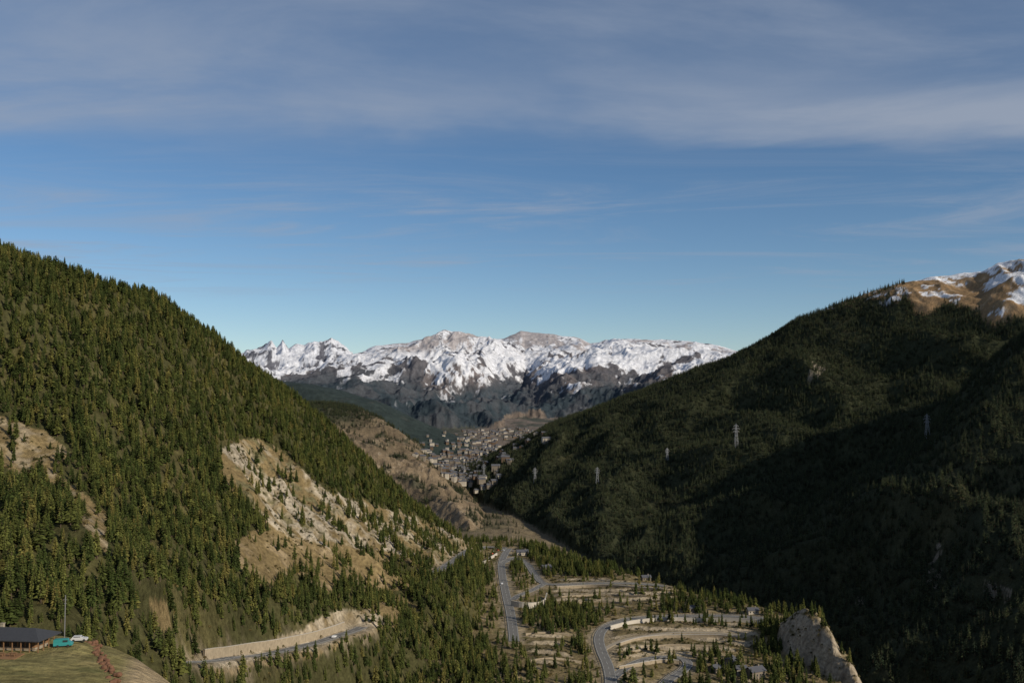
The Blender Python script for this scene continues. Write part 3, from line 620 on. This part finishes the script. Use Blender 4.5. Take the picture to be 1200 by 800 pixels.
g=MB(); g.box((-7,.6,5.6),(.9,.9,1.6)); g.box((-7,.6,6.5),(1.15,1.15,.15)); g.obj('chimney',[m_stone],e)
e2=empty('picnic_terrace',(hp[0]-3.0,hp[1]-5,gz)); d=MB(); d.box((-2,0,.12),(12,5,.24)); d.obj('deck',[m_wood],e2)
for k in range(4):
    x=-6+k*2.8; t_b=MB(); t_b.box((x,0,.98),(1.7,.75,.06)); t_b.box((x,-.65,.69),(1.7,.28,.05)); t_b.box((x,.65,.69),(1.7,.28,.05))
    for s in(-.6,.6): t_b.strut((x+s,-.6,.24),(x+s,.25,.97),.09); t_b.strut((x+s,.6,.24),(x+s,-.25,.97),.09)
    t_b.obj('picnic_table',[m_wood],e2)
e=empty('radio_mast',(hp[0]+4.9,hp[1]+9.5,gz)); g=MB(); g.strut((0,0,0),(0,0,11),.16); g.obj('pole',[m_steel],e); g=MB(); g.strut((-.5,0,10.2),(.5,0,10.2),.08); g.strut((-.35,0,9.3),(.35,0,9.3),.08); g.box((0,0,11.1),(.12,.12,.5)); g.obj('antennas',[m_steel],e)
p=pix2w(74,757,H,150,330); car('teal_van',(p[0],p[1],p[2]),.25,(.03,.22,.22),.85,True)
p=pix2w(84,753,H,150,330); car('parked_car',(p[0]+1,p[1]+2,p[2]),.2,(.5,.5,.5),.9)
sp=spline([pix2w(a,b_,H,150,330) for a,b_ in((104,753),(112,762),(120,771),(124,780),(130,790),(136,803))],1.9)
import bmesh
bm=bmesh.new()
for q in sp:
    for s in range(random.choice([1,2,3])):
        r_=random.uniform(.3,.8); mtx=bmesh.ops.create_icosphere(bm,subdivisions=2,radius=r_)
        off=Vector((q[0]+random.uniform(-1.3,1.3),q[1]+random.uniform(-1.3,1.3),q[2]+r_*.35)); sq=random.uniform(.6,1)
        for v in mtx['verts']: v.co=Vector((v.co.x*random.uniform(.85,1.15),v.co.y*random.uniform(.85,1.15),v.co.z*sq))+off
m=bpy.data.meshes.new('boulder_border'); bm.to_mesh(m); bm.free(); m.materials.append(simple('rust_stone',(.15,.08,.05),.95,.1,.6,1.2)); o=bpy.data.objects.new('boulder_border',m); S.collection.objects.link(o)
# ---------------------------------------------------------------- light
sd=Vector((.80,-.60,0)).normalized(); EL=math.radians(27)
sv=Vector((sd.x*math.cos(EL),sd.y*math.cos(EL),math.sin(EL)))
sun=bpy.data.lights.new('sun','SUN'); sun.energy=4.4; sun.angle=math.radians(.5); sun.color=(1,.89,.72); so=bpy.data.objects.new('sun',sun); S.collection.objects.link(so)
so.rotation_euler=sv.to_track_quat('Z','Y').to_euler(); so.location=(0,0,500)
W=bpy.data.worlds.new('World'); S.world=W; W.use_nodes=True; nt=W.node_tree; N=nt.nodes;L=nt.links; bg=N['Background']; bg.inputs['Strength'].default_value=.084
sky=N.new('ShaderNodeTexSky'); sky.sky_type='NISHITA'; sky.sun_disc=False; sky.sun_elevation=EL; sky.sun_rotation=math.atan2(sd.x,sd.y); sky.altitude=1900; sky.air_density=1.0; sky.dust_density=.2; sky.ozone_density=2.2
tc=N.new('ShaderNodeTexCoord'); sx=N.new('ShaderNodeSeparateXYZ'); L.new(tc.outputs['Generated'],sx.inputs[0])
def M(op,a,b=None,c=None):
    n=N.new('ShaderNodeMath'); n.operation=op
    for k,v in enumerate((a,b,c)):
        if v is None: continue
        if isinstance(v,(int,float)): n.inputs[k].default_value=v
        else: L.new(v,n.inputs[k])
    return n.outputs[0]
def MR(v,a,b_,c=0,d=1):
    n=N.new('ShaderNodeMapRange'); n.interpolation_type='SMOOTHSTEP'
    for k,q in zip(('From Min','From Max','To Min','To Max'),(a,b_,c,d)): n.inputs[k].default_value=q
    L.new(v,n.inputs['Value']); return n.outputs[0]
zc=M('MAXIMUM',sx.outputs['Z'],.02); u=M('DIVIDE',sx.outputs['X'],zc); v=M('DIVIDE',sx.outputs['Y'],zc)
def NZ(su,sv_,sc,de,ro,w=0,off=0):
    c=N.new('ShaderNodeCombineXYZ'); L.new(M('MULTIPLY',u,su),c.inputs[0]); L.new(M('MULTIPLY_ADD',v,sv_,off),c.inputs[1]); c.inputs[2].default_value=off
    n=N.new('ShaderNodeTexNoise'); n.inputs['Scale'].default_value=sc; n.inputs['Detail'].default_value=de; n.inputs['Roughness'].default_value=ro; n.inputs['Distortion'].default_value=w; L.new(c.outputs[0],n.inputs['Vector']); return n.outputs['Fac']
edge=M('ADD',v,M('MULTIPLY',M('SUBTRACT',NZ(.45,.5,1.0,7,.6,.4,1.7),.5),1.0))
veil=MR(edge,4.08,3.5)
tex=MR(NZ(.55,1.0,1.0,8,.6,.5,5.1),.34,.68,.34,1)
rim=M('MULTIPLY',MR(edge,2.9,3.6),MR(edge,4.1,3.75)); rimn=MR(NZ(.6,.5,1.0,5,.55,.3,3.3),.42,.65)
c1=M('MULTIPLY',M('MULTIPLY',veil,tex),.64)
c3=M('MULTIPLY',M('MULTIPLY',rim,rimn),.38)
wisp=MR(NZ(.34,.85,1.0,10,.68,.9,9.3),.46,.72); band=M('MULTIPLY',MR(v,11,7.0),MR(v,3.6,5.0)); c2=M('MULTIPLY',M('MULTIPLY',wisp,band),.65)
fac=M('MINIMUM',M('ADD',M('ADD',c1,c3),c2),.9)
hs=N.new('ShaderNodeHueSaturation'); hs.inputs['Saturation'].default_value=1.14; L.new(sky.outputs[0],hs.inputs['Color'])
mx=N.new('ShaderNodeMix'); mx.data_type='RGBA'; L.new(fac,mx.inputs['Factor']); L.new(hs.outputs[0],mx.inputs['A']); mx.inputs['B'].default_value=(3.7,4.3,5.4,1)
L.new(mx.outputs['Result'],bg.inputs['Color'])
S.view_settings.view_transform='Standard'; S.view_settings.look='None'; S.view_settings.exposure=0
